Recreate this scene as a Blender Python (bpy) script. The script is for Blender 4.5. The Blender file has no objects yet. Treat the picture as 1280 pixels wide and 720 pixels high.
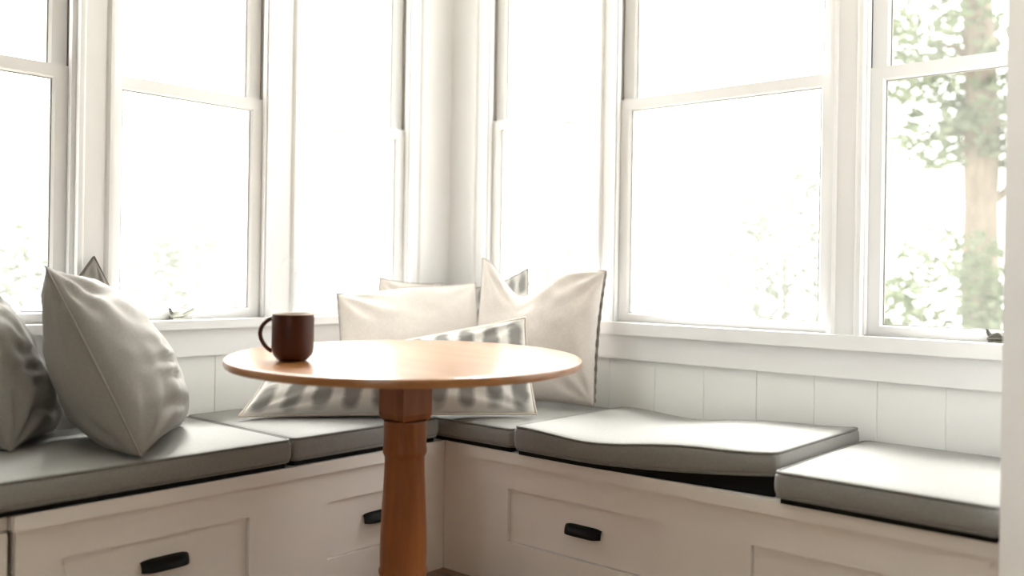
import bpy, bmesh, math, random
from math import sin, cos, pi, radians, exp, sqrt, atan2
from mathutils import Vector, Matrix, noise

scene = bpy.context.scene
COL = scene.collection
random.seed(7)

# ------------------------------------------------------------------ materials
def new_mat(name):
    m = bpy.data.materials.new(name)
    m.use_nodes = True
    nt = m.node_tree
    for n in list(nt.nodes):
        nt.nodes.remove(n)
    out = nt.nodes.new('ShaderNodeOutputMaterial')
    b = nt.nodes.new('ShaderNodeBsdfPrincipled')
    nt.links.new(b.outputs[0], out.inputs[0])
    return m, nt, b, out

def rgb(c):
    return (c[0], c[1], c[2], 1)

def mat_paint(name, col, rough=.45, bump=.02, var=.03, scale=6):
    m, nt, b, out = new_mat(name)
    tc = nt.nodes.new('ShaderNodeTexCoord')
    n = nt.nodes.new('ShaderNodeTexNoise'); n.inputs['Scale'].default_value = scale; n.inputs['Detail'].default_value = 4
    nt.links.new(tc.outputs['Object'], n.inputs['Vector'])
    r = nt.nodes.new('ShaderNodeValToRGB')
    r.color_ramp.elements[0].position = .3; r.color_ramp.elements[1].position = .7
    r.color_ramp.elements[0].color = rgb([c * (1 - var) for c in col])
    r.color_ramp.elements[1].color = rgb([min(1, c * (1 + var)) for c in col])
    nt.links.new(n.outputs['Fac'], r.inputs['Fac']); nt.links.new(r.outputs[0], b.inputs['Base Color'])
    n2 = nt.nodes.new('ShaderNodeTexNoise'); n2.inputs['Scale'].default_value = 220
    nt.links.new(tc.outputs['Object'], n2.inputs['Vector'])
    bp = nt.nodes.new('ShaderNodeBump'); bp.inputs['Strength'].default_value = bump; bp.inputs['Distance'].default_value = .002
    nt.links.new(n2.outputs['Fac'], bp.inputs['Height']); nt.links.new(bp.outputs[0], b.inputs['Normal'])
    b.inputs['Roughness'].default_value = rough
    b.inputs['Specular IOR Level'].default_value = .35
    return m

def mat_fabric(name, col, var=.05, weave=900, bump=.08, sheen=.1):
    m, nt, b, out = new_mat(name)
    tc = nt.nodes.new('ShaderNodeTexCoord')
    mp = nt.nodes.new('ShaderNodeMapping'); nt.links.new(tc.outputs['Object'], mp.inputs['Vector'])
    waves = []
    for ax in ('X', 'Y', 'Z'):
        w = nt.nodes.new('ShaderNodeTexWave'); w.wave_type = 'BANDS'; w.bands_direction = ax
        w.inputs['Scale'].default_value = weave / 10; w.inputs['Distortion'].default_value = 1.5
        w.inputs['Detail Scale'].default_value = 4
        nt.links.new(mp.outputs[0], w.inputs['Vector']); waves.append(w)
    ad = nt.nodes.new('ShaderNodeMath'); ad.operation = 'ADD'
    nt.links.new(waves[0].outputs['Fac'], ad.inputs[0]); nt.links.new(waves[1].outputs['Fac'], ad.inputs[1])
    ad2 = nt.nodes.new('ShaderNodeMath'); ad2.operation = 'ADD'
    nt.links.new(ad.outputs[0], ad2.inputs[0]); nt.links.new(waves[2].outputs['Fac'], ad2.inputs[1])
    n = nt.nodes.new('ShaderNodeTexNoise'); n.inputs['Scale'].default_value = 130; n.inputs['Detail'].default_value = 4
    nt.links.new(mp.outputs[0], n.inputs['Vector'])
    r = nt.nodes.new('ShaderNodeValToRGB')
    r.color_ramp.elements[0].position = .3; r.color_ramp.elements[1].position = .7
    r.color_ramp.elements[0].color = rgb([c * (1 - var) for c in col])
    r.color_ramp.elements[1].color = rgb([min(1, c * (1 + var)) for c in col])
    nt.links.new(n.outputs['Fac'], r.inputs['Fac']); nt.links.new(r.outputs[0], b.inputs['Base Color'])
    bp = nt.nodes.new('ShaderNodeBump'); bp.inputs['Strength'].default_value = bump; bp.inputs['Distance'].default_value = .001
    nt.links.new(ad2.outputs[0], bp.inputs['Height']); nt.links.new(bp.outputs[0], b.inputs['Normal'])
    b.inputs['Roughness'].default_value = .9
    b.inputs['Specular IOR Level'].default_value = .15
    b.inputs['Sheen Weight'].default_value = sheen
    return m

def mat_pattern(name, base, dark, cols, rows):
    """block printed cotton: rows of soft upright smudges, laid out in the cloth's own UVs"""
    m, nt, b, out = new_mat(name)
    tc = nt.nodes.new('ShaderNodeTexCoord')
    sep = nt.nodes.new('ShaderNodeSeparateXYZ')
    nz = nt.nodes.new('ShaderNodeTexNoise'); nz.inputs['Scale'].default_value = 9; nz.inputs['Detail'].default_value = 5
    nt.links.new(tc.outputs['UV'], nz.inputs['Vector'])
    nt.links.new(tc.outputs['UV'], sep.inputs[0])
    def mth(op, a, bv=None, c=None):
        k = nt.nodes.new('ShaderNodeMath'); k.operation = op
        for i, x in enumerate((a, bv, c)):
            if x is None: continue
            if isinstance(x, (int, float)): k.inputs[i].default_value = x
            else: nt.links.new(x, k.inputs[i])
        return k.outputs[0]
    su = mth('ABSOLUTE', mth('SINE', mth('MULTIPLY', sep.outputs['X'], pi * cols)))
    sv = mth('ABSOLUTE', mth('SINE', mth('MULTIPLY', sep.outputs['Y'], pi * rows)))
    k = mth('MULTIPLY', mth('POWER', su, .8), mth('POWER', sv, .3))
    k2 = mth('ADD', k, mth('MULTIPLY', mth('SUBTRACT', nz.outputs['Fac'], .5), .7))
    r = nt.nodes.new('ShaderNodeValToRGB')
    r.color_ramp.elements[0].position = .45; r.color_ramp.elements[1].position = .80
    r.color_ramp.elements[0].color = rgb(base); r.color_ramp.elements[1].color = rgb(dark)
    nt.links.new(k2, r.inputs['Fac']); nt.links.new(r.outputs[0], b.inputs['Base Color'])
    n2 = nt.nodes.new('ShaderNodeTexNoise'); n2.inputs['Scale'].default_value = 300
    nt.links.new(tc.outputs['Object'], n2.inputs['Vector'])
    bp = nt.nodes.new('ShaderNodeBump'); bp.inputs['Strength'].default_value = .2; bp.inputs['Distance'].default_value = .002
    nt.links.new(n2.outputs['Fac'], bp.inputs['Height']); nt.links.new(bp.outputs[0], b.inputs['Normal'])
    b.inputs['Roughness'].default_value = .9; b.inputs['Specular IOR Level'].default_value = .15
    return m

def mat_wood(name, c0, c1, axis_scale, rough=.28, spec=.5, ring=3.0, coat=0.0):
    m, nt, b, out = new_mat(name)
    tc = nt.nodes.new('ShaderNodeTexCoord')
    mp = nt.nodes.new('ShaderNodeMapping'); mp.inputs['Scale'].default_value = axis_scale
    nt.links.new(tc.outputs['Object'], mp.inputs['Vector'])
    n = nt.nodes.new('ShaderNodeTexNoise'); n.inputs['Scale'].default_value = ring; n.inputs['Detail'].default_value = 8
    n.inputs['Distortion'].default_value = .6
    nt.links.new(mp.outputs[0], n.inputs['Vector'])
    r = nt.nodes.new('ShaderNodeValToRGB')
    r.color_ramp.elements[0].position = .32; r.color_ramp.elements[1].position = .7
    r.color_ramp.elements[0].color = rgb(c0); r.color_ramp.elements[1].color = rgb(c1)
    nt.links.new(n.outputs['Fac'], r.inputs['Fac']); nt.links.new(r.outputs[0], b.inputs['Base Color'])
    bp = nt.nodes.new('ShaderNodeBump'); bp.inputs['Strength'].default_value = .05; bp.inputs['Distance'].default_value = .002
    nt.links.new(n.outputs['Fac'], bp.inputs['Height']); nt.links.new(bp.outputs[0], b.inputs['Normal'])
    b.inputs['Roughness'].default_value = rough; b.inputs['Specular IOR Level'].default_value = spec
    b.inputs['Coat Weight'].default_value = coat; b.inputs['Coat Roughness'].default_value = .2
    return m

def mat_plain(name, col, rough=.4, metal=0.0, spec=.5):
    m, nt, b, out = new_mat(name)
    tc = nt.nodes.new('ShaderNodeTexCoord')
    n = nt.nodes.new('ShaderNodeTexNoise'); n.inputs['Scale'].default_value = 40; n.inputs['Detail'].default_value = 3
    nt.links.new(tc.outputs['Object'], n.inputs['Vector'])
    mr = nt.nodes.new('ShaderNodeMapRange'); mr.inputs['To Min'].default_value = max(0, rough - .06); mr.inputs['To Max'].default_value = min(1, rough + .06)
    nt.links.new(n.outputs['Fac'], mr.inputs['Value']); nt.links.new(mr.outputs[0], b.inputs['Roughness'])
    b.inputs['Base Color'].default_value = rgb(col)
    b.inputs['Metallic'].default_value = metal; b.inputs['Specular IOR Level'].default_value = spec
    return m

def mat_glass():
    m, nt, b, out = new_mat('window glass')
    nt.nodes.remove(b)
    tr = nt.nodes.new('ShaderNodeBsdfTransparent'); tr.inputs[0].default_value = (.97, .98, .97, 1)
    gl = nt.nodes.new('ShaderNodeBsdfGlossy'); gl.inputs['Roughness'].default_value = .02
    du = nt.nodes.new('ShaderNodeBsdfTranslucent'); du.inputs[0].default_value = (.95, .95, .93, 1)   # white veil imitating bright haze over the view outside
    lw = nt.nodes.new('ShaderNodeLayerWeight'); lw.inputs['Blend'].default_value = .5
    pw = nt.nodes.new('ShaderNodeMath'); pw.operation = 'POWER'; pw.inputs[1].default_value = 5
    nt.links.new(lw.outputs['Facing'], pw.inputs[0])
    fr = nt.nodes.new('ShaderNodeMath'); fr.operation = 'MULTIPLY_ADD'; fr.inputs[1].default_value = .94; fr.inputs[2].default_value = .04
    nt.links.new(pw.outputs[0], fr.inputs[0])
    tc = nt.nodes.new('ShaderNodeTexCoord'); n = nt.nodes.new('ShaderNodeTexNoise'); n.inputs['Scale'].default_value = 3
    nt.links.new(tc.outputs['Object'], n.inputs['Vector'])
    mr = nt.nodes.new('ShaderNodeMapRange'); mr.inputs['To Min'].default_value = GLASS_VEIL * .8; mr.inputs['To Max'].default_value = GLASS_VEIL * 1.2
    nt.links.new(n.outputs['Fac'], mr.inputs['Value'])
    m1 = nt.nodes.new('ShaderNodeMixShader'); nt.links.new(mr.outputs[0], m1.inputs[0])
    nt.links.new(tr.outputs[0], m1.inputs[1]); nt.links.new(du.outputs[0], m1.inputs[2])
    m2 = nt.nodes.new('ShaderNodeMixShader'); nt.links.new(fr.outputs[0], m2.inputs[0])
    nt.links.new(m1.outputs[0], m2.inputs[1]); nt.links.new(gl.outputs[0], m2.inputs[2])
    nt.links.new(m2.outputs[0], out.inputs[0])
    return m

def mat_leaf(name, c0, c1):
    m, nt, b, out = new_mat(name)
    nt.nodes.remove(b)
    tc = nt.nodes.new('ShaderNodeTexCoord'); n = nt.nodes.new('ShaderNodeTexNoise'); n.inputs['Scale'].default_value = 2.2; n.inputs['Detail'].default_value = 5
    nt.links.new(tc.outputs['Object'], n.inputs['Vector'])
    r = nt.nodes.new('ShaderNodeValToRGB'); r.color_ramp.elements[0].position = .35; r.color_ramp.elements[1].position = .65
    r.color_ramp.elements[0].color = rgb(c0); r.color_ramp.elements[1].color = rgb(c1)
    nt.links.new(n.outputs['Fac'], r.inputs['Fac'])
    d = nt.nodes.new('ShaderNodeBsdfDiffuse'); t = nt.nodes.new('ShaderNodeBsdfTranslucent')
    nt.links.new(r.outputs[0], d.inputs[0]); nt.links.new(r.outputs[0], t.inputs[0])
    mx = nt.nodes.new('ShaderNodeMixShader'); mx.inputs[0].default_value = .5
    nt.links.new(d.outputs[0], mx.inputs[1]); nt.links.new(t.outputs[0], mx.inputs[2])
    nt.links.new(mx.outputs[0], out.inputs[0])
    return m

GLASS_VEIL = .02  # strength of the haze veil mixed into the panes
EXPOSURE = 0.0
SKY = 3.0
ZENITH = 9.2
SUN = 26.0

M = {}
M['trim'] = mat_paint('white trim paint', (.775, .768, .768), .38, .02, .012)
M['wall'] = mat_paint('white wall paint', (.80, .795, .79), .6, .05, .012)
M['bead'] = mat_paint('white beadboard paint', (.80, .80, .785), .5, .03, .015)
M['cab'] = mat_paint('off white cabinet paint', (.80, .755, .715), .42, .02, .015)
M['liner'] = mat_plain('grey jamb liner', (.30, .27, .24), .6)
M['reveal_shade'] = mat_plain('grey reveal shade', (.33, .32, .30), .6)  # grey standing in for the shaded sash reveal
M['cush'] = mat_fabric('grey seat cushion canvas', (.25, .244, .232), .05)
M['cushpipe'] = mat_fabric('grey cushion piping', (.18, .175, .165))
M['black'] = mat_plain('black gap shade', (.012, .011, .010), .9, 0, .1)  # black standing in for the shadow under the cushions
M['grey'] = mat_fabric('grey linen', (.285, .27, .252), .05)
M['greypipe'] = mat_fabric('grey linen piping', (.27, .255, .238), .05)
M['beige'] = mat_fabric('oatmeal linen', (.60, .55, .51), .05)
M['beigepipe'] = mat_fabric('oatmeal seam', (.36, .33, .31), .08)
M['taupe'] = mat_fabric('dark taupe edge shade', (.13, .115, .10), .08)  # dark tone imitating pillow edges in shade
M['print'] = mat_pattern('grey smudge print', (.66, .635, .60), (.24, .23, .22), 10, 2)
M['printpipe'] = mat_fabric('beige print piping', (.62, .55, .48), .06)
M['print2'] = mat_pattern('grey corner print', (.62, .61, .59), (.27, .27, .26), 6, 5)
M['top'] = mat_wood('honey wood table top', (.33, .132, .037), (.42, .19, .064), (1.2, 9, 9), .30, .5, 2.0, .8)
M['ped'] = mat_wood('turned honey wood', (.19, .058, .014), (.29, .10, .028), (12, 12, 1.1), .42, .3, 2.2)
M['floor'] = mat_wood('oak floor boards', (.20, .135, .085), (.29, .20, .13), (1.5, 14, 1), .4, .4, 2.5)
M['mug'] = mat_plain('dark brown glaze', (.048, .0105, .003), .36, 0, .28)
M['muginside'] = mat_plain('pale mug rim', (.62, .52, .42), .4)
M['iron'] = mat_plain('black iron', (.012, .011, .010), .45, .3)
M['latch'] = mat_plain('tarnished nickel', (.36, .36, .31), .38, .6)
M['latchdark'] = mat_plain('dark bronze', (.10, .095, .08), .4, .6)
M['glass'] = mat_glass()
M['leafA'] = mat_leaf('pale green leaves', (.11, .13, .08), (.165, .18, .13))
M['leafB'] = mat_leaf('grey green leaves', (.125, .135, .11), (.175, .18, .155))
M['bark'] = mat_wood('pale bark', (.13, .105, .085), (.19, .155, .125), (3, 3, 1), .9, .1, 6)
M['lawn'] = mat_paint('sunny pale gravel', (.62, .62, .55), .9, .2, .12, 1.5)
M['ceil'] = mat_paint('white ceiling paint', (.82, .80, .77), .7, .03, .01)
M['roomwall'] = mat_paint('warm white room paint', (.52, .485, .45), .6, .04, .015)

# ------------------------------------------------------------------ helpers
def empty(name, loc, label=None, cat=None, group=None, kind=None):
    o = bpy.data.objects.new(name, None); COL.objects.link(o)
    o.location = loc; o.empty_display_size = .1
    tag(o, label, cat, group, kind)
    return o

def tag(o, label=None, cat=None, group=None, kind=None):
    if label: o['label'] = label
    if cat: o['category'] = cat
    if group: o['group'] = group
    if kind: o['kind'] = kind
    return o

def origin_of(o):
    v = Vector((0, 0, 0))
    while o is not None:
        v += o.location; o = o.parent
    return v

def link(name, bm, mat, parent=None, smooth=False, recalc=True, at=None, autos=None):
    """bm is in world coordinates; the object's origin goes to its parent's (or to at)"""
    if recalc: bmesh.ops.recalc_face_normals(bm, faces=bm.faces)
    base = origin_of(parent) if parent else Vector((0, 0, 0))
    org = Vector(at) if at is not None else base
    for v in bm.verts: v.co -= org
    me = bpy.data.meshes.new(name); bm.to_mesh(me); bm.free()
    me.materials.append(mat)
    for p in me.polygons: p.use_smooth = bool(smooth)
    if smooth and autos is not None:
        me.set_sharp_from_angle(angle=radians(autos))
    o = bpy.data.objects.new(name, me); COL.objects.link(o)
    if parent:
        o.parent = parent
    o.location = org - base
    return o

def bevel(bm, w=.003, seg=2, ang=40):
    es = [e for e in bm.edges if len(e.link_faces) == 2 and e.calc_face_angle(0) > radians(ang)]
    if es: bmesh.ops.bevel(bm, geom=es, offset=w, segments=seg, profile=.6, affect='EDGES', clamp_overlap=True)

def box(bm, x0, x1, y0, y1, z0, z1):
    vs = [bm.verts.new((x, y, z)) for x in (x0, x1) for y in (y0, y1) for z in (z0, z1)]
    f = [(0, 1, 3, 2), (4, 6, 7, 5), (0, 4, 5, 1), (2, 3, 7, 6), (0, 2, 6, 4), (1, 5, 7, 3)]
    for q in f: bm.faces.new([vs[i] for i in q])
    return vs

def prism(bm, poly, z0, z1):
    lo = [bm.verts.new((x, y, z0)) for x, y in poly]; hi = [bm.verts.new((x, y, z1)) for x, y in poly]
    bm.faces.new(lo[::-1]); bm.faces.new(hi)
    n = len(poly)
    for i in range(n): bm.faces.new([lo[i], lo[(i + 1) % n], hi[(i + 1) % n], hi[i]])

def tube(bm, pts, r, closed=False, seg=8):
    pts = [Vector(p) for p in pts]; n = len(pts)
    rad = r if isinstance(r, (list, tuple)) else [r] * n
    rings = []
    prev = None
    for i in range(n):
        a = pts[(i - 1) % n] if (closed or i > 0) else pts[i]
        b = pts[(i + 1) % n] if (closed or i < n - 1) else pts[i]
        t = (b - a).normalized()
        if prev is None:
            h = Vector((0, 0, 1)) if abs(t.z) < .9 else Vector((1, 0, 0))
            s = t.cross(h).normalized()
        else:
            s = (prev - t * prev.dot(t)).normalized()
        prev = s
        q = t.cross(s)
        rings.append([bm.verts.new(pts[i] + (s * cos(2 * pi * k / seg) + q * sin(2 * pi * k / seg)) * rad[i]) for k in range(seg)])
    m = n if closed else n - 1
    for i in range(m):
        A = rings[i]; B = rings[(i + 1) % n]
        off = 0
        if closed and i == n - 1:      # line the last ring up with the first
            off = min(range(seg), key=lambda k: (A[0].co - B[k].co).length)
        for k in range(seg):
            bm.faces.new([A[k], A[(k + 1) % seg], B[(k + 1 + off) % seg], B[(k + off) % seg]])
    if not closed:
        bm.faces.new(rings[0][::-1]); bm.faces.new(rings[-1])

def lathe(bm, prof, cx, cy, seg=48, close_top=True, close_bot=True):
    rings = []
    for r, z in prof:
        rings.append([bm.verts.new((cx + r * cos(2 * pi * k / seg), cy + r * sin(2 * pi * k / seg), z)) for k in range(seg)])
    for A, B in zip(rings, rings[1:]):
        for k in range(seg): bm.faces.new([A[k], A[(k + 1) % seg], B[(k + 1) % seg], B[k]])
    if close_bot: bm.faces.new(rings[0][::-1])
    if close_top: bm.faces.new(rings[-1])
    return rings

# walls are described by (a, d, z): a runs along the wall, d is depth outwards
def WL(a, d, z): return Vector((-d, a, z))
def WR(a, d, z): return Vector((a, d, z))

def wbox(bm, W, a0, a1, d0, d1, z0, z1):
    p, q = W(a0, d0, z0), W(a1, d1, z1)
    box(bm, min(p.x, q.x), max(p.x, q.x), min(p.y, q.y), max(p.y, q.y), z0, z1)

def ring(bm, W, a0, a1, z0, z1, wl, wr, wb, wt, prof):
    """rectangular frame swept from a closed profile of (t, d): t = 0 at the outer edge, 1 at the inner edge"""
    loops = []
    for t, d in prof:
        A0, A1, Z0, Z1 = a0 + wl * t, a1 - wr * t, z0 + wb * t, z1 - wt * t
        loops.append([bm.verts.new(W(a, d, z)) for a, z in ((A0, Z0), (A1, Z0), (A1, Z1), (A0, Z1))])
    n = len(loops)
    for i in range(n):
        A = loops[i]; B = loops[(i + 1) % n]
        for k in range(4): bm.faces.new([A[k], A[(k + 1) % 4], B[(k + 1) % 4], B[k]])

def plate(bm, W, a0, a1, z0, z1, holes, d0, d1):
    """a board with rectangular openings, one connected piece"""
    As = sorted({a0, a1, *[h[0] for h in holes], *[h[1] for h in holes]})
    Zs = sorted({z0, z1, *[h[2] for h in holes], *[h[3] for h in holes]})
    V = {}
    def vert(a, d, z):
        k = (round(a, 5), d, round(z, 5))
        if k not in V: V[k] = bm.verts.new(W(a, d, z))
        return V[k]
    def solid(i, j):
        if i < 0 or j < 0 or i >= len(As) - 1 or j >= len(Zs) - 1: return False
        a = (As[i] + As[i + 1]) / 2; z = (Zs[j] + Zs[j + 1]) / 2
        return not any(h[0] < a < h[1] and h[2] < z < h[3] for h in holes)
    for i in range(len(As) - 1):
        for j in range(len(Zs) - 1):
            if not solid(i, j): continue
            A, B, C_, D = As[i], As[i + 1], Zs[j], Zs[j + 1]
            for d in (d0, d1):
                bm.faces.new([vert(A, d, C_), vert(B, d, C_), vert(B, d, D), vert(A, d, D)])
            for (ii, jj, p, q) in ((i - 1, j, (A, C_), (A, D)), (i + 1, j, (B, C_), (B, D)), (i, j - 1, (A, C_), (B, C_)), (i, j + 1, (A, D), (B, D))):
                if not solid(ii, jj):
                    bm.faces.new([vert(p[0], d0, p[1]), vert(q[0], d0, q[1]), vert(q[0], d1, q[1]), vert(p[0], d1, p[1])])

ST = 'structure'
# ------------------------------------------------------------------ room shell
CEIL = 2.85
HEAD = 2.58
LEFT_OPEN = [(-2.095, -1.541), (-1.438, -.884), (-.781, -.227)]
RIGHT_OPEN = [(.205, .775), (.825, 1.622), (1.712, 2.20)]
LEFT_FAR = -5.6
XEND, YSIDE = 2.245, -.66
XFAR = 5.4
STOOL_L, STOOL_R = .802, .800
FILL_OPEN = [(3.0, 3.8), (3.9, 4.7)]  # openings for two added, unseen windows that fill the bench fronts

bm = bmesh.new(); plate(bm, WL, LEFT_FAR, .15, 0, CEIL, [(a, b, .785, HEAD) for a, b in LEFT_OPEN], 0, .15)
tag(link('wall_left', bm, M['wall']), kind=ST)
bm = bmesh.new(); plate(bm, WR, 0, XEND + .1, 0, CEIL, [(a, b, .785, HEAD) for a, b in RIGHT_OPEN], 0, .15)
tag(link('wall_right', bm, M['wall']), kind=ST)
bm = bmesh.new(); prism(bm, [(XEND, .15), (XEND, YSIDE), (XEND + .30, YSIDE - .21), (XFAR + .12, YSIDE - .21), (XFAR + .12, YSIDE - .07), (XEND + .36, YSIDE - .07), (XEND + .14, YSIDE + .08), (XEND + .14, .15)], 0, CEIL)
bevel(bm, .006, 3)
tag(link('wall_side', bm, M['wall']), kind=ST)
bm = bmesh.new(); box(bm, XFAR, XFAR + .12, LEFT_FAR, YSIDE - .07, 0, CEIL); tag(link('wall_far', bm, M['roomwall']), kind=ST)
bm = bmesh.new(); plate(bm, lambda a, d, z: Vector((a, LEFT_FAR - d, z)), -.15, XFAR + .12, 0, CEIL, [(a, b, .785, HEAD) for a, b in FILL_OPEN], 0, .15); tag(link('wall_back', bm, M['roomwall']), kind=ST)
bm = bmesh.new(); box(bm, -.15, XFAR + .12, LEFT_FAR - .12, .15, -.1, 0); tag(link('floor', bm, M['floor']), kind=ST)
bm = bmesh.new(); box(bm, -.25, XFAR + .12, LEFT_FAR - .12, .25, CEIL, CEIL + .12); tag(link('ceiling', bm, M['ceil']), kind=ST)

# tongue and groove boarding between bench and sill
def boarding(name, W, a0, a1, z0, z1, first, pitch, face=-.008, g=.0025):
    cuts = []
    k = math.ceil((a0 - first) / pitch)
    while first + k * pitch < a1 - .01:
        if first + k * pitch > a0 + .01: cuts.append(first + k * pitch)
        k += 1
    prof = [(a0, 0), (a0, face)]
    for c in cuts: prof += [(c - g, face), (c - g * .3, face + .003), (c + g * .3, face + .003), (c + g, face)]
    prof += [(a1, face), (a1, 0)]
    bm = bmesh.new()
    lo = [bm.verts.new(W(a, d, z0)) for a, d in prof]; hi = [bm.verts.new(W(a, d, z1)) for a, d in prof]
    n = len(prof)
    for i in range(n): bm.faces.new([lo[i], lo[(i + 1) % n], hi[(i + 1) % n], hi[i]])
    bm.faces.new(lo); bm.faces.new(hi)
    return tag(link(name, bm, M['bead']), kind=ST)
boarding('trim_1', WL, -3.4, -.009, .0, .70, -1.079, .188)
boarding('trim_2', WR, .0, XEND, .0, .69, 1.201, .188)

# aprons, stools
def board(name, W, a0, a1, d0, d1, z0, z1, b=.003, mat='trim'):
    bm = bmesh.new(); wbox(bm, W, a0, a1, d0, d1, z0, z1); bevel(bm, b, 2)
    return tag(link(name, bm, M[mat]), kind=ST)
board('trim_3', WL, -3.4, -.0, -.024, 0, .685, .774)
board('trim_4', WR, .024, XEND, -.024, 0, .672, .758)
board('trim_5', WL, -3.4, -.0, -.048, .10, .774, STOOL_L, .006)
board('trim_6', WR, .048, XEND, -.048, .10, .758, STOOL_R, .008)

# casings between the windows: a flat with a raised band on each edge
def casing(name, W, a0, a1, z0, z1, band=.022, base=-.014, hi=-.024):
    prof = [(a0, .0), (a0, hi), (a0 + band * .55, hi), (a0 + band * .8, hi + .004), (a0 + band, base),
            (a1 - band, base), (a1 - band * .8, hi + .004), (a1 - band * .55, hi), (a1, hi), (a1, 0)]
    bm = bmesh.new()
    lo = [bm.verts.new(W(a, d, z0)) for a, d in prof]; hi_ = [bm.verts.new(W(a, d, z1)) for a, d in prof]
    n = len(prof)
    for i in range(n): bm.faces.new([lo[i], lo[(i + 1) % n], hi_[(i + 1) % n], hi_[i]])
    bm.faces.new(lo); bm.faces.new(hi_)
    return tag(link(name, bm, M['trim']), kind=ST)
casing('trim_7', WL, -2.20, -2.093, STOOL_L, HEAD + .02)
casing('trim_8', WL, -1.537, -1.434, STOOL_L, HEAD + .02)
casing('trim_9', WL, -.888, -.777, STOOL_L, HEAD + .02)
casing('trim_10', WL, -.232, -.175, STOOL_L, HEAD + .02, .016)
casing('trim_11', WR, .150, .209, STOOL_R, HEAD + .02, .016)
casing('trim_12', WR, .771, .829, STOOL_R, HEAD + .02, .014)
casing('trim_13', WR, 1.618, 1.716, STOOL_R, HEAD + .02)
board('trim_15', WL, -3.4, -.0, -.026, 0, HEAD + .02, HEAD + .14)
board('trim_16', WR, .026, XEND, -.026, 0, HEAD + .02, HEAD + .14)
# skirting of the side wall
bm = bmesh.new(); box(bm, XEND + .32, XFAR, YSIDE - .224, YSIDE - .21, 0, .14); bevel(bm, .004)
tag(link('baseboard_side', bm, M['trim']), kind=ST)

# windows
def window(n, W, a0, a1, rail0, rail1, zbot, latch=None, fine=True):
    mid = W((a0 + a1) / 2, .05, STOOL_L)
    root = empty('window_%d' % n, mid, kind=ST)
    top = HEAD
    # stops / jamb
    bm = bmesh.new()
    ring(bm, W, a0, a1, zbot, top, .010, .010, .0, .012, [(0, 0), (1, 0), (1, .020), (0, .020)])
    bmesh.ops.remove_doubles(bm, verts=bm.verts, dist=1e-5)
    link('inner_stop', bm, M['trim'], root)
    bm = bmesh.new()
    ring(bm, W, a0, a1, zbot - .015, top, .022, .022, .03, .03, [(0, .0695), (1, .0695), (1, .11), (0, .11)])
    link('outer_stop', bm, M['trim'], root)
    for s, a in ((1, a0), (-1, a1)):
        bm = bmesh.new(); wbox(bm, W, min(a, a + s * .002), max(a, a + s * .002), .034, .069, zbot, top)
        link('jamb_liner', bm, M['liner'], root)
    gap = .0045
    A0, A1 = a0 + gap, a1 - gap
    def sash(name, z0, z1, wb, wt, d0, stile):
        bm = bmesh.new()
        th = .022
        prof = [(0, d0), (.86, d0), (1.0, d0 + .006), (1.0, d0 + th), (0, d0 + th)]
        ring(bm, W, A0, A1, z0, z1, stile, stile, wb, wt, prof)
        bevel(bm, .0015, 1, 60)
        s = link(name, bm, M['trim'], root)
        bm = bmesh.new()
        gz = d0 + .014
        wbox(bm, W, A0 + stile - .006, A1 - stile + .006, gz, gz + .004, z0 + wb - .006, z1 - wt + .006)
        link('pane', bm, M['glass'], s)
        bm = bmesh.new()
        ring(bm, W, A0 + stile, A1 - stile, z0 + wb, z1 - wt, .004, .004, .003, .003, [(0, gz - .005), (1, gz - .005), (1, gz - .0005), (0, gz - .0005)])
        link('glazing_shade', bm, M['reveal_shade'], s)  # thin ring imitating the dark line of the reveal in shade
        return s
    lo = sash('lower_sash', zbot, rail1, .032, rail1 - rail0, .0225, .047)
    up = sash('upper_sash', rail0 + .004, top - .002, rail1 - rail0 - .004, .05, .0465, .050)
    if latch is not None:
        a, mat = latch
        # sash lift: saddle on the bottom rail, an upturned thumb tab on one end, a lever rising from the other
        bm = bmesh.new()
        z = zbot
        pts = []
        N = 16
        rings_ = []
        for i in range(N + 1):
            t = i / N
            x = -.034 + t * .082
            if t < .5: hz = .002 + .019 * sin(min(1, t / .5) * pi * .9 + .12)
            else: hz = .010 + .004 * (1 - t)
            rise = 0 if t < .42 else ((t - .42) / .58) ** 1.1 * .022
            drop = 0
            cx = z + .008 + rise + hz * .35
            ry = .009 - .004 * t; rz = max(.003, hz * .75)
            rings_.append([bm.verts.new(W(a + x, .010 + ry * cos(q * pi / 4), cx + rz * sin(q * pi / 4))) for q in range(8)])
        for P, Q in zip(rings_, rings_[1:]):
            for q in range(8): bm.faces.new([P[q], P[(q + 1) % 8], Q[(q + 1) % 8], Q[q]])
        bm.faces.new(rings_[0][::-1]); bm.faces.new(rings_[-1])
        h = link('sash_lift', bm, M[mat], lo, smooth=True)
        bm = bmesh.new()
        tube(bm, [W(a - .022, .010, z + .012), W(a - .031, .010, z + .024), W(a - .037, .009, z + .037)], [.007, .0055, .004])
        link('thumb_tab', bm, M['latchdark'], root, smooth=True)
        bm = bmesh.new(); wbox(bm, W, a - .030, a + .034, -.002, .0205, z + .0, z + .006); bevel(bm, .001)
        link('lift_plate', bm, M[mat], root)
    return root
window(1, WL, *LEFT_OPEN[0], 1.508, 1.548, STOOL_L)
window(2, WL, *LEFT_OPEN[1], 1.508, 1.548, STOOL_L, (-1.195, 'latch'))
window(3, WL, *LEFT_OPEN[2], 1.486, 1.526, STOOL_L)
window(4, WR, *RIGHT_OPEN[0], 1.536, 1.574, STOOL_R)
window(5, WR, *RIGHT_OPEN[1], 1.550, 1.590, STOOL_R)
window(6, WR, *RIGHT_OPEN[2], 1.548, 1.588, STOOL_R, (2.085, 'latchdark'))
def WB(a, d, z): return Vector((a, LEFT_FAR - d, z))
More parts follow.
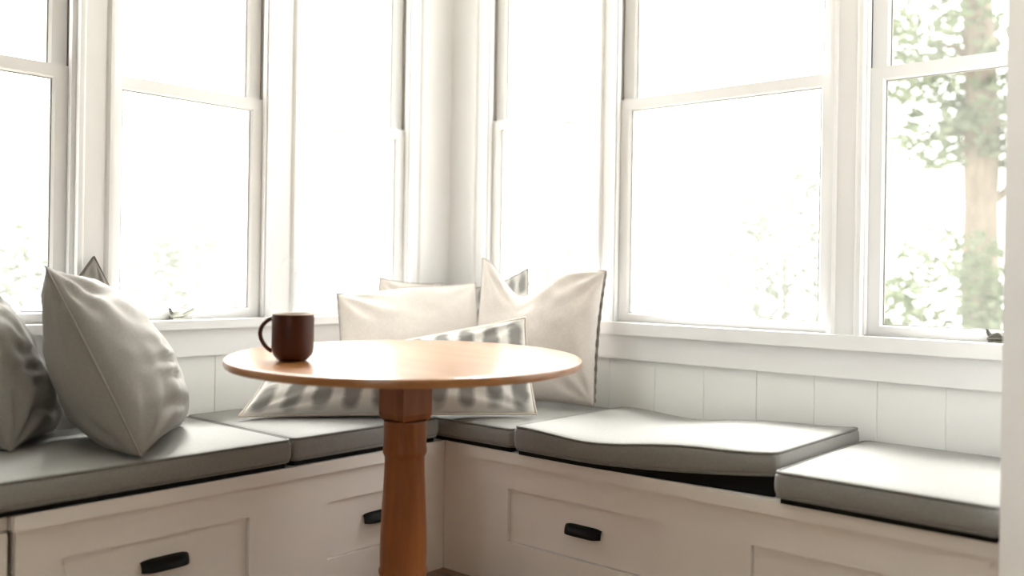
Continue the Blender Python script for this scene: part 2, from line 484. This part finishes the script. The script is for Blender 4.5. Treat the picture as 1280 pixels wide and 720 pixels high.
for k, (a0, a1) in enumerate(FILL_OPEN):
    window(7 + k, WB, a0, a1, 1.548, 1.588, STOOL_R)  # added out of view to brighten the bench fronts and end wall
board('trim_14', WB, FILL_OPEN[0][0] - .1, FILL_OPEN[-1][1] + .1, -.048, .10, .77, STOOL_R, .006)  # stool of the added fill windows, casings follow
casing('trim_18', WB, FILL_OPEN[0][0] - .09, FILL_OPEN[0][0] + .003, STOOL_R, HEAD + .02)
casing('trim_19', WB, FILL_OPEN[0][1] - .003, FILL_OPEN[1][0] + .003, STOOL_R, HEAD + .02)
casing('trim_20', WB, FILL_OPEN[1][1] - .003, FILL_OPEN[1][1] + .09, STOOL_R, HEAD + .02)

# ------------------------------------------------------------------ bench
SEAT = .42
def WBL(a, d, z): return Vector((.575 - d, a, z))      # front of the left bench, d into the cabinet
def WBR(a, d, z): return Vector((a, -.579 + d, z))     # front of the right bench

def cup_pull(W, a0, a1, z0, z1, parent):
    bm = bmesh.new()
    n, k = 20, 8
    G = []
    for i in range(n + 1):
        t = i / n; a = a0 + (a1 - a0) * t
        e = 1 - abs(2 * t - 1) ** 6
        row = []
        for j in range(k + 1):
            f = j / k * pi / 2
            row.append(bm.verts.new(W(a, .011 - (.010 + .020 * e) * sin(f) , z0 + (z1 - z0) * (cos(f) * (.82 + .18 * e)))))
        G.append(row)
    for i in range(n):
        for j in range(k): bm.faces.new([G[i][j], G[i + 1][j], G[i + 1][j + 1], G[i][j + 1]])
    ex = bmesh.ops.solidify(bm, geom=bm.faces[:], thickness=.002)
    return link('cup_pull', bm, M['iron'], parent, smooth=True, autos=50)

def cabinet(W, a0, a1, label, panels, ztop=.3815, dback=.565):
    root = empty('bench_cabinet', W((a0 + a1) / 2, .25, 0), label, 'cabinet', 'built in bench cabinets')
    bm = bmesh.new(); plate(bm, W, a0, a1, 0, ztop, [p[:4] for p in panels], 0, .02)
    link('face_frame', bm, M['cab'], root)
    bm = bmesh.new(); wbox(bm, W, a0 + .003, a1 - .003, .034, dback, .0, ztop - .001)
    link('carcass', bm, M['cab'], root)
    for p in panels:
        bm = bmesh.new(); wbox(bm, W, p[0] + .0016, p[1] - .0016, .012, .028, p[2] + .0016, p[3] - .0016)
        d = link('drawer', bm, M['cab'], root)
        if len(p) > 4: cup_pull(W, *p[4:], d)
    return root

cabinet(WBL, -1.904, -.580, 'off white bench cabinet under the left windows, behind the table pedestal',
        [(-1.806, -1.312, .13, .302, -1.613, -1.486, .221, .250), (-1.052, -.70, .13, .296, -.914, -.787, .207, .236)])
cabinet(WBR, .575, 2.240, 'off white bench cabinet under the wide right window, with one cup pull in sight',
        [(.850, 1.402, .140, .303, 1.071, 1.200, .213, .241), (1.662, 2.16, .140, .296, 1.85, 1.98, .213, .241)])
def WBE(a, d, z): return Vector((.566 - d, a, z))
cabinet(WBE, -3.30, -1.918, 'off white end cabinet past a dark joint at the lower left edge', [(-3.1, -2.15, .13, .30)], .3815, .55)

def seat_board(poly, z0, z1, label):
    root_loc = Vector((sum(p[0] for p in poly) / len(poly), sum(p[1] for p in poly) / len(poly), z0))
    bm = bmesh.new(); prism(bm, poly, z0, z1); bevel(bm, .003, 2)
    o = link('seat_board', bm, M['cab'], at=root_loc)
    return tag(o, label, 'bench top', 'bench seat boards')
seat_board([(.009, -.011), (.009, -1.914), (.592, -1.914), (.592, -.5965)], .385, SEAT, 'off white bench board along the left windows under two grey seat cushions')
seat_board([(.0115, -.009), (.5935, -.5955), (2.240, -.5955), (2.240, -.009)], .385, SEAT, 'off white bench board along the right windows under the rumpled seat cushions')
seat_board([(.009, -3.30), (.562, -3.30), (.562, -1.918), (.009, -1.918)], .385, SEAT, 'short set back bench board end at the lower left edge of the photo')

# ------------------------------------------------------------------ seat cushions
def axis_samples(h, r, n):
    s = [-h, -h + r * .3, -h + r * .65, -h + r]
    m = [-h + r + (2 * h - 2 * r) * i / n for i in range(1, n)]
    return s + m + [h - r, h - r * .65, h - r * .3, h]

def seat_cushion(x0, x1, y0, y1, z0, z1, label, deform=None, crown=.010, seed=0, r=.016, pipe=True):
    cx, cy, cz = (x0 + x1) / 2, (y0 + y1) / 2, (z0 + z1) / 2
    hx, hy, hz = (x1 - x0) / 2, (y1 - y0) / 2, (z1 - z0) / 2
    root = empty('seat_cushion', (cx, cy, z0 - .01), label, 'cushion', 'grey bench seat cushions')
    def warp(p):
        u, v = (p.x - cx) / hx, (p.y - cy) / hy
        w = (p.z - cz) / hz
        m = (1 - min(1, abs(u)) ** 4) * (1 - min(1, abs(v)) ** 4)
        q = p.copy()
        if w > 0: q.z += w * (crown * m + .004 * noise.noise(Vector((p.x * 5, p.y * 5, seed))) * m)
        # boxing: sides belly out slightly
        bulge = (1 - w * w) * .004
        if abs(u) > .98: q.x += bulge * (1 if u > 0 else -1)
        if abs(v) > .98: q.y += bulge * (1 if v > 0 else -1)
        q.y += .004 * noise.noise(Vector((p.x * 3, 0, seed + 3)))
        if deform: q = deform(q, u, v, w)
        return q
    xs = axis_samples(hx, r, 22); ys = axis_samples(hy, r, 16); zs = axis_samples(hz, r, 3)
    bm = bmesh.new(); V = {}
    def vert(i, j, k):
        key = (i, j, k)
        if key in V: return V[key]
        p = Vector((xs[i], ys[j], zs[k]))
        q = Vector((max(-hx + r, min(hx - r, p.x)), max(-hy + r, min(hy - r, p.y)), max(-hz + r, min(hz - r, p.z))))
        d = p - q
        if d.length > 1e-9 and sum(1 for t in d if abs(t) > 1e-9) > 1:
            m = max(abs(t) for t in d); d = d.normalized() * m
        V[key] = bm.verts.new(warp(q + d + Vector((cx, cy, cz))))
        return V[key]
    nx, ny, nz = len(xs) - 1, len(ys) - 1, len(zs) - 1
    for i in range(nx):
        for j in range(ny):
            for k in (0, nz): bm.faces.new([vert(i, j, k), vert(i + 1, j, k), vert(i + 1, j + 1, k), vert(i, j + 1, k)])
    for i in range(nx):
        for k in range(nz):
            for j in (0, ny): bm.faces.new([vert(i, j, k), vert(i + 1, j, k), vert(i + 1, j, k + 1), vert(i, j, k + 1)])
    for j in range(ny):
        for k in range(nz):
            for i in (0, nx): bm.faces.new([vert(i, j, k), vert(i, j + 1, k), vert(i, j + 1, k + 1), vert(i, j, k + 1)])
    link('cover', bm, M['cush'], root, smooth=True)
    for zz, nm in ((z1 - .004, 'top_piping'), (z0 + .004, 'bottom_piping')):
        e = .001
        loop = []
        rr = .02
        for (sx, sy, a) in ((1, -1, -90), (1, 1, 0), (-1, 1, 90), (-1, -1, 180)):
            for t in range(5):
                an = radians(a + t * 22.5)
                loop.append((cx + sx * (hx - rr) + (rr + e - .004) * cos(an), cy + sy * (hy - rr) + (rr + e - .004) * sin(an)))
        pts = []
        for i in range(len(loop)):
            a, b = Vector(loop[i]), Vector(loop[(i + 1) % len(loop)])
            m = max(1, int((b - a).length / .03))
            for t in range(m): pts.append(a.lerp(b, t / m))
        P = [warp(Vector((p.x, p.y, zz))) for p in pts]
        bm = bmesh.new(); tube(bm, P, .0042, True, 6)
        link(nm, bm, M['cushpipe'], root, smooth=True)
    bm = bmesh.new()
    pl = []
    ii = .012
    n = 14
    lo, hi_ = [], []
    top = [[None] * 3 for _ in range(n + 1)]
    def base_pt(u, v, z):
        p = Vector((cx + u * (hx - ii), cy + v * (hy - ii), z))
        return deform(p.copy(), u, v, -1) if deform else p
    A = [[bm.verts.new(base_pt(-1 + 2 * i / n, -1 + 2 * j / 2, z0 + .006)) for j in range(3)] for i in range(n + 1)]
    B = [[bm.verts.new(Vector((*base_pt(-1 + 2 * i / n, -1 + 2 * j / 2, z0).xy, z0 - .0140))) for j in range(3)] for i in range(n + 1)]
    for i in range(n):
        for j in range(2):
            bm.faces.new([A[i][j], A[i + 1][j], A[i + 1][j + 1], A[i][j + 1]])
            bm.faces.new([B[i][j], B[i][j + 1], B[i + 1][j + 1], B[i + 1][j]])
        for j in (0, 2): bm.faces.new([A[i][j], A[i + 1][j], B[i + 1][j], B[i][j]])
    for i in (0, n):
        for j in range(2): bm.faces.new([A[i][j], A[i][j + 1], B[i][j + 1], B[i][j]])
    link('gap_shade', bm, M['black'], root)  # black block filling the gap below the cushion to imitate its shadow
    return root

Z0 = SEAT + .0145
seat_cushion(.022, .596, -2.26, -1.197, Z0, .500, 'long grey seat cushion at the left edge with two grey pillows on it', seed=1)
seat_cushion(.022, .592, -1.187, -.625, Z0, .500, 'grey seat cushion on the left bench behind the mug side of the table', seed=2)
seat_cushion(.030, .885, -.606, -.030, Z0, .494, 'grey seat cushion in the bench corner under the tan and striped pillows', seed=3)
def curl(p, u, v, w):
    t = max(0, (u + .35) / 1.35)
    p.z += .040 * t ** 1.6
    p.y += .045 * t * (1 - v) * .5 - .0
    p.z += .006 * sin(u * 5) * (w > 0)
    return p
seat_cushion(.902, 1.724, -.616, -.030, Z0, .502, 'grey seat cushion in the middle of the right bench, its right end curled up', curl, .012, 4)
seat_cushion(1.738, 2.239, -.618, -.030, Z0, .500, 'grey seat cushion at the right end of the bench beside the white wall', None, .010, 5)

# ------------------------------------------------------------------ pillows
def pillow(label, BL, BR, TL, TR, tf, tb, mat, pipe, name='throw_pillow', cat='pillow', group=None, pinch=.07, chop=0, chop_w=.35, wr=.006, seed=0, fold=None, pr=.003, n=46, chop_c=0, edge_shade=None, push=None, slump=0, floor=None):
    BL, BR, TL, TR = map(Vector, (BL, BR, TL, TR))
    N = ((BR - BL).cross(TL - BL)).normalized()
    base = (BL + BR + TL + TR) / 4; base.z = min(p.z for p in (BL, BR, TL, TR))
    root = empty(name, base, label, cat, group)
    def point(u, v, side):
        e = 1 - abs(u * v) ** 3
        uu = u * (1 - pinch * (1 - v * v)); vv = v * (1 - pinch * (1 - u * u))
        # pulled in a little more close to the corners so that they stand out as ears
        if chop: vv -= chop * exp(-((u - chop_c) / chop_w) ** 2) * ((vv + 1) / 2) ** 2 * 2
        a, b = (uu + 1) / 2, (vv + 1) / 2
        P = BL.lerp(BR, a).lerp(TL.lerp(TR, a), b)
        prof = max(0, (1 - u * u)) ** .58 * max(0, (1 - v * v)) ** (.58 - slump * max(0, -v))
        if chop: prof *= 1 - .35 * exp(-((u - chop_c) / (chop_w * .9)) ** 2) * max(0, v)
        T = tf if side > 0 else -tb
        h = T * prof * (1.0 - .16 * v)
        q = Vector((u * 2.2, v * 2.2, seed * 3.1 + side * 5))
        s = prof ** .8
        h += side * wr * s * (1.4 * noise.noise(q) + .8 * noise.noise(q * 2.3))
        for cu in (-1, 1):
            for cv in (-1, 1):
                du, dv = u - cu, v - cv
                d = sqrt(du * du + dv * dv); an = atan2(dv, du)
                h += side * wr * .9 * sin(an * 11 + seed + cu * 2 + cv) * exp(-((d - .38) / .3) ** 2) * min(1, prof * 4)
        if fold: h += side * fold(u, v) * min(1, prof * 3) * (1 if side > 0 else 0)
        P = P + N * h
        if floor is not None and P.z < floor: P.z = floor + (P.z - floor) * .08
        return P
    bm = bmesh.new(); uvl = bm.loops.layers.uv.new('UVMap')
    par = [sin(-pi / 2 + pi * i / n) * .35 + (-1 + 2 * i / n) * .65 for i in range(n + 1)]
    V = {}
    def vert(i, j, s):
        edge = i in (0, n) or j in (0, n)
        k = (i, j, 0 if edge else s)
        if k not in V: V[k] = bm.verts.new(point(par[i], par[j], s))
        return V[k]
    for s in (1, -1):
        for i in range(n):
            for j in range(n):
                idx = [(i, j), (i + 1, j), (i + 1, j + 1), (i, j + 1)]
                if s < 0: idx = idx[::-1]
                f = bm.faces.new([vert(a, b, s) for a, b in idx])
                for lp, (a, b) in zip(f.loops, idx): lp[uvl].uv = ((par[a] + 1) / 2, (par[b] + 1) / 2)
    link('cover', bm, mat, root, smooth=True, recalc=False)
    loop = [(i, 0) for i in range(n)] + [(n, j) for j in range(n)] + [(i, n) for i in range(n, 0, -1)] + [(0, j) for j in range(n, 0, -1)]
    bm = bmesh.new(); tube(bm, [point(par[i], par[j], 1) for i, j in loop], pr, True, 6)
    link('seam', bm, pipe, root, smooth=True)
    if edge_shade:
        bm = bmesh.new()
        pts = [point(1, par[j], 1) - N * .004 + (BR - BL).normalized() * .0015 for j in range(2, n + 1)]
        tube(bm, pts, [.0035 + .0012 * sin(j * 1.7) + .003 * sin(pi * j / len(pts)) for j in range(len(pts))], False, 8)
        link('edge_shade', bm, edge_shade, root, smooth=True)  # dark tube imitating the shaded back side along the right edge
    return root

G1 = 'grey linen pillows on the left bench'
def creases(u, v):
    r = 0
    for (u0, v0, L, w, a) in ((-.15, -.30, .35, .05, -.014), (-.1, -.48, .32, .045, -.012), (-.2, -.76, .4, .05, -.016), (.0, -.12, .25, .04, -.008), (-.4, .62, .6, .07, -.013)):
        r += a * exp(-((u - u0) / L) ** 2) * exp(-((v - v0 + .12 * (u - u0)) / w) ** 2)
    return r
# big grey pillow nearest the table
pillow('large grey linen pillow standing nearest the table at the front of the left bench', (.600, -1.632, .511), (.235, -1.322, .508), (.365, -1.765, .966), (.135, -1.550, .930),
       .125, .165, M['grey'], M['greypipe'], slump=.22, floor=.514, group=G1, seed=1, wr=.007, fold=creases, pr=.0028, pinch=.05)
pillow('grey linen pillow cut off by the left edge of the photo', (.325, -1.825, .512), (.095, -1.625, .506), (.20, -1.985, .95), (.045, -1.81, .95),
       .100, .10, M['grey'], M['greypipe'], slump=.25, floor=.514, group=G1, seed=2, wr=.010, fold=creases, pinch=.05)
pillow('dim grey pillow behind the large one, only its dark tipped corner showing', (.075, -1.53, .513), (.075, -1.26, .513), (.055, -1.605, .85), (.048, -1.500, .996),
       .035, .020, M['grey'], M['taupe'], group=G1, seed=3, pinch=.0, pr=.003)  # seam darkened to imitate the corner piping in shade

G2 = 'oatmeal pillows in the bench corner'
pillow('wide oatmeal lumbar pillow leaning on the left windows behind the striped pillow', (.30, -.79, .514), (.36, -.16, .514), (.15, -.70, .885), (.21, -.06, .925),
       .075, .06, M['beige'], M['beigepipe'], group=G2, seed=4, chop=-.02, pinch=.03, wr=.004, pr=.0022)
pillow('oatmeal pillow at the very back of the corner, its frayed corner above the lumbar pillow', (.13, -.56, .512), (.16, -.14, .512), (.055, -.42, .942), (.075, -.11, .920),
       .04, .025, M['beige'], M['beigepipe'], group=G2, seed=5, pinch=.05, pr=.0022)
pillow('square oatmeal pillow with a dented top and a right edge darkened as shade, right of the table top', (.43, -.33, .508), (.865, -.155, .515), (.345, -.165, 1.030), (.855, -.085, .980),
       .085, .065, M['beige'], M['beigepipe'], group=G2, seed=6, chop=.25, chop_w=.42, chop_c=-.28, pinch=.05, wr=.006, pr=.0022, edge_shade=M['taupe'])
pillow('grey printed pillow behind the dented one, just one pointed corner in sight', (.12, -.06, .508), (.52, -.045, .508), (.16, -.05, .90), (.460, -.035, .985),
       .018, .008, M['print2'], M['greypipe'], seed=7, pinch=.08, wr=.002)
pillow('long lumbar pillow printed with grey smudged stripes, lying across the bench corner', (.262, -1.150, .520), (.820, -.410, .512), (.235, -1.010, .665), (.725, -.36, .818),
       .075, .075, M['print'], M['printpipe'], seed=8, pinch=.02, wr=.005, pr=.004)

# ------------------------------------------------------------------ pedestal table
TX, TY, TZ = .958, -1.107, .751
TILT = radians(1.0)
away = Vector((-.657, .754, 0))
table = empty('pedestal_table', (TX, TY, 0), 'round honey wood pedestal table standing in front of the bench corner', 'table')
bm = bmesh.new()
R = .4515
prof = [(0.001, TZ - .022)] + [(R - .006, TZ - .022), (R - .002, TZ - .020), (R, TZ - .015), (R, TZ - .008), (R - .0015, TZ - .003), (R - .005, TZ - .0005), (R - .01, TZ), (R * .5, TZ), (.001, TZ)]
lathe(bm, prof, TX, TY, 96)
axis = Vector((0, 0, 1)).cross(away)       # a hair out of level: the side to the room sits lower
rotm = Matrix.Translation((TX, TY, TZ)) @ Matrix.Rotation(-TILT, 4, axis) @ Matrix.Translation((-TX, -TY, -TZ))
for v in bm.verts: v.co = rotm @ v.co
link('table_top', bm, M['top'], table, smooth=True, autos=30)
# square block under the top
bm = bmesh.new()
s = .0480
def rotsq(h, z, an=radians(43)):
    return [bm.verts.new((TX + h * sqrt(2) * cos(an + pi / 2 * k), TY + h * sqrt(2) * sin(an + pi / 2 * k), z)) for k in range(4)]
lv = [rotsq(s * .80, .584), rotsq(s * .93, .590), rotsq(s, .604), rotsq(s, TZ - .0222)]
for A, B in zip(lv, lv[1:]):
    for k in range(4): bm.faces.new([A[k], A[(k + 1) % 4], B[(k + 1) % 4], B[k]])
bm.faces.new(lv[0][::-1]); bm.faces.new(lv[-1]); bevel(bm, .003, 2, 60)
link('top_block', bm, M['ped'], table)
bm = bmesh.new()
prof = [(0.0010, .115), (0.0803, .115), (0.0835, .135), (0.0749, .150), (0.0642, .165), (0.0594, .185), (0.0626, .195), (0.0626, .203), (0.0594, .210), (0.0601, .24), (0.0597, .29), (0.0572, .35), (0.0540, .41), (0.0519, .455), (0.0514, .485), (0.0519, .494),
        (0.0551, .499), (0.0567, .506), (0.0562, .513), (0.0551, .520), (0.0551, .560), (0.0562, .574), (0.0545, .585), (0.0010, .585)]
lathe(bm, prof, TX, TY, 48, False, False)
link('pedestal', bm, M['ped'], table, smooth=True, autos=40)
bm = bmesh.new()
lathe(bm, [(.001, 0), (.235, 0), (.24, .006), (.24, .022), (.232, .030), (.20, .036), (.13, .050), (.10, .075), (.085, .105), (.080, .116), (.001, .116)], TX, TY, 64, False, False)
link('base', bm, M['ped'], table, smooth=True, autos=40)

# ------------------------------------------------------------------ mug
MX, MY = .862, -1.389
mz = (rotm @ Vector((MX, MY, TZ))).z + .0006
mug = empty('mug', (MX, MY, mz), 'dark brown mug with a thin loop handle on the left of the table top', 'mug')
bm = bmesh.new()
H, RM = .113, .050
prof = [(.001, .001), (.030, .0), (.036, .002), (.0405, .007), (.0465, .0135), (.0492, .022), (RM, .034), (RM, .06), (RM, H - .006), (RM - .0004, H - .002), (RM - .002, H), (RM - .0036, H - .0015), (RM - .004, H - .01), (RM - .004, .03), (RM - .008, .014), (.03, .006), (.001, .006)]
lathe(bm, [(r, mz + z) for r, z in prof], MX, MY, 48, False, False)
link('body', bm, M['mug'], mug, smooth=True)
bm = bmesh.new()
tube(bm, [(MX + (RM - .0018) * cos(2 * pi * k / 48), MY + (RM - .0018) * sin(2 * pi * k / 48), mz + H - .0012) for k in range(48)], .0022, True, 8)
link('rim', bm, M['muginside'], mug, smooth=True)
side = Vector((-.754, -.657, 0))
bm = bmesh.new()
hp = []
for i in range(15):
    t = i / 14
    an = pi / 2 + t * pi
    out = .004 + .029 * max(0, sin(t * pi)) ** .75
    z = H - .012 - t * .080
    hp.append(Vector((MX, MY, mz + z)) + side * (RM - .004 + out) + Vector((0, 0, .006 * sin(t * pi) * (1 - t))))
tube(bm, hp, [.0052] * 15, False, 8)
link('handle', bm, M['mug'], mug, smooth=True)

# steam over the mug
m, nt, b, out = new_mat('thin steam')
nt.nodes.remove(b)
vsn = nt.nodes.new('ShaderNodeVolumeScatter'); vsn.inputs['Color'].default_value = (1, 1, 1, 1)
tc = nt.nodes.new('ShaderNodeTexCoord'); nz = nt.nodes.new('ShaderNodeTexNoise'); nz.inputs['Scale'].default_value = 14; nz.inputs['Detail'].default_value = 3; nz.inputs['Distortion'].default_value = 1.2
nt.links.new(tc.outputs['Object'], nz.inputs['Vector'])
mr = nt.nodes.new('ShaderNodeMapRange'); mr.inputs['From Min'].default_value = .45; mr.inputs['From Max'].default_value = .75; mr.inputs['To Min'].default_value = 0; mr.inputs['To Max'].default_value = 50
nt.links.new(nz.outputs['Fac'], mr.inputs['Value']); nt.links.new(mr.outputs[0], vsn.inputs['Density'])
nt.links.new(vsn.outputs[0], out.inputs['Volume'])
bm = bmesh.new()
st = mz + H + .002
tube(bm, [(MX + .004 * sin(t * 7), MY + .006 * sin(t * 5), st + t * .13) for t in [k / 12 for k in range(13)]], [.034 * (1 - .1 * (k / 12)) * (.75 + .3 * sin(1 + k * .7)) for k in range(13)], False, 16)
so_ = link('steam', bm, m, smooth=True, at=(MX, MY, st))
tag(so_, 'faint wisp of steam rising from the brown mug', 'steam', kind='stuff')

# ------------------------------------------------------------------ garden
GZ = -1.0
bm = bmesh.new(); box(bm, -60, 60, .3, 80, GZ - .2, GZ); box(bm, -60, -.3, -40, .3, GZ - .2, GZ); box(bm, -.3, 60, -40, -5.9, GZ - .2, GZ)
bmesh.ops.remove_doubles(bm, verts=bm.verts, dist=1e-4)
tag(link('garden_ground', bm, M['lawn']), kind=ST)

def foliage(bm, c, rx, ry, rz, n, size, rnd):
    for _ in range(n):
        while True:
            p = Vector((rnd.uniform(-1, 1), rnd.uniform(-1, 1), rnd.uniform(-1, 1)))
            if .25 < p.length < 1: break
        if noise.noise(Vector((p.x * 2.1 + c[0], p.y * 2.1 + c[1], p.z * 2.1))) < -.12: continue
        q = Vector((c[0] + p.x * rx, c[1] + p.y * ry, c[2] + p.z * rz))
        a = Vector((rnd.gauss(0, 1), rnd.gauss(0, 1), rnd.gauss(0, .6))).normalized()
        b = a.orthogonal().normalized(); b.rotate(Matrix.Rotation(rnd.uniform(0, 6.28), 3, a))
        s = size * rnd.uniform(.6, 1.3)
        vs = [bm.verts.new(q + a * s), bm.verts.new(q + b * s * .42), bm.verts.new(q - a * s), bm.verts.new(q - b * s * .42)]
        bm.faces.new(vs)

def shrub(x, y, r, h, label, mat, n=1800, size=.06, seed=0):
    rnd = random.Random(seed)
    root = empty('shrub', (x, y, GZ), label, 'shrub', None)
    bm = bmesh.new()
    foliage(bm, (x, y, GZ + h * .55), r, r, h * .5, n, size, rnd)
    link('foliage', bm, mat, root, recalc=False)
    bm = bmesh.new()
    tube(bm, [(x, y, GZ), (x + .04, y, GZ + h * .3), (x - .03, y + .03, GZ + h * .7)], [.05, .035, .012])
    link('stem', bm, M['bark'], root, smooth=True)
    return root

def tree(x, y, r0, h, lean, crown, label, mat, seed=0, size=.06):
    rnd = random.Random(seed)
    root = empty('tree', (x, y, GZ), label, 'tree', None)
    bm = bmesh.new()
    pts, rad = [], []
    for i in range(15):
        t = i / 14
        pts.append(Vector((x + lean[0] * t + .05 * sin(t * 9 + seed), y + lean[1] * t, GZ + h * t)))
        rad.append(r0 * (1.15 - .55 * t) * (1 + .08 * sin(i * 2.3)))
    tube(bm, pts, rad, False, 12)
    link('trunk', bm, M['bark'], root, smooth=True)
    for (cx, cy, cz, rx, rz, n) in crown:
        bm = bmesh.new()
        foliage(bm, (x + cx, y + cy, cz), rx, rx, rz, int(n * 1.8), size, rnd)
        link('foliage', bm, mat, root, recalc=False)
        j = min(range(15), key=lambda k: abs(pts[k].z - (cz - rz * .3)))
        bm = bmesh.new()
        e = Vector((x + cx, y + cy, cz))
        tube(bm, [pts[j], pts[j].lerp(e, .5) + Vector((0, 0, .1)), e], [r0 * .35, r0 * .2, r0 * .08], False, 8)
        link('branch', bm, M['bark'], root, smooth=True)
    return root

tree(.92, 4.97, .135, 7.0, (-.36, -.32), [(-.45, -.30, 2.75, .55, .5, 700), (.05, -.1, 2.15, .5, .35, 500), (-.35, -.2, 2.05, .4, .25, 260), (.35, .1, 1.7, .35, .5, 350), (.1, 0, 4.4, 1.5, 1.0, 1500)],
     'pale barked tree seen through the rightmost window', M['leafA'], 3)
for i, a in enumerate([
    (.80, 4.1, .62, 2.25, 'leafy green shrub at the foot of the pale tree outside the rightmost window', 'leafA', 5200),
    (-1.0, 5.35, .62, 3.6, 'hazy green shrub behind the right part of the wide window', 'leafB', 4200),
    (-1.75, 4.3, .4, 1.75, 'low faint shrub behind the left part of the wide window', 'leafB', 700),
    (-4.6, 1.35, .62, 2.35, 'pale shrub outside the second window from the left, above the sash lift', 'leafB', 4200),
    (-2.4, 3.6, .45, 3.6, 'faint tall shrub seen through the narrow window right of the corner', 'leafB', 1300),
    (-5.6, .45, .55, 2.4, 'faint shrub outside the leftmost window', 'leafB', 2600)]):
    shrub(a[0], a[1], a[2], a[3], a[4], M[a[5]], a[6], .05, i + 10)

# ------------------------------------------------------------------ light
w = bpy.data.worlds.new('World'); scene.world = w; w.use_nodes = True
nt = w.node_tree
bg = nt.nodes['Background']
bg.inputs[0].default_value = (1.0, 1.0, .995, 1); # bright overcast: the sky is some times brighter overhead than at the horizon
tc = nt.nodes.new('ShaderNodeTexCoord'); sp = nt.nodes.new('ShaderNodeSeparateXYZ'); nt.links.new(tc.outputs['Generated'], sp.inputs[0])
mr = nt.nodes.new('ShaderNodeMapRange'); mr.inputs['From Min'].default_value = .05; mr.inputs['From Max'].default_value = 1
mr.inputs['To Min'].default_value = SKY; mr.inputs['To Max'].default_value = ZENITH
nt.links.new(sp.outputs['Z'], mr.inputs['Value']); nt.links.new(mr.outputs[0], bg.inputs[1])
w.cycles.sampling_method = 'AUTOMATIC'

sun = bpy.data.lights.new('Sun', 'SUN'); sun.energy = SUN; sun.angle = radians(28); sun.color = (1.0, .985, .965)
so = bpy.data.objects.new('Sun', sun); COL.objects.link(so)
so.rotation_euler = Vector((-.46, .42, .78)).to_track_quat('Z', 'Y').to_euler()
so.location = (-4, 3, 6)

cam = bpy.data.cameras.new('Camera'); co = bpy.data.objects.new('Camera', cam); COL.objects.link(co); scene.camera = co
F, HY = 1160.0, 340.0
YAW, ROLL = radians(41.1), radians(.9)
fw = Vector((-sin(YAW), cos(YAW), 0)); r0 = Vector((cos(YAW), sin(YAW), 0)); u0 = Vector((0, 0, 1))
rt = r0 * cos(ROLL) + u0 * sin(ROLL); up = -r0 * sin(ROLL) + u0 * cos(ROLL)
m3 = Matrix((rt, up, -fw)).transposed()
co.matrix_world = Matrix.Translation((2.73, -2.73, .97)) @ m3.to_4x4()
cam.sensor_width = 36; cam.lens = F / 1280 * 36
cam.shift_y = (HY - 360) / 1280
cam.clip_start = .02
cam.dof.use_dof = True; cam.dof.focus_distance = 2.7; cam.dof.aperture_fstop = 1.3

vs = scene.view_settings
vs.view_transform = 'Standard'; vs.look = 'None'; vs.gamma = 1; vs.use_curve_mapping = False
vs.exposure = EXPOSURE
scene.cycles.max_bounces = 10; scene.cycles.diffuse_bounces = 6; scene.cycles.glossy_bounces = 4
scene.cycles.transparent_max_bounces = 12
scene.cycles.use_denoising = True
scene.cycles.sample_clamp_indirect = 8
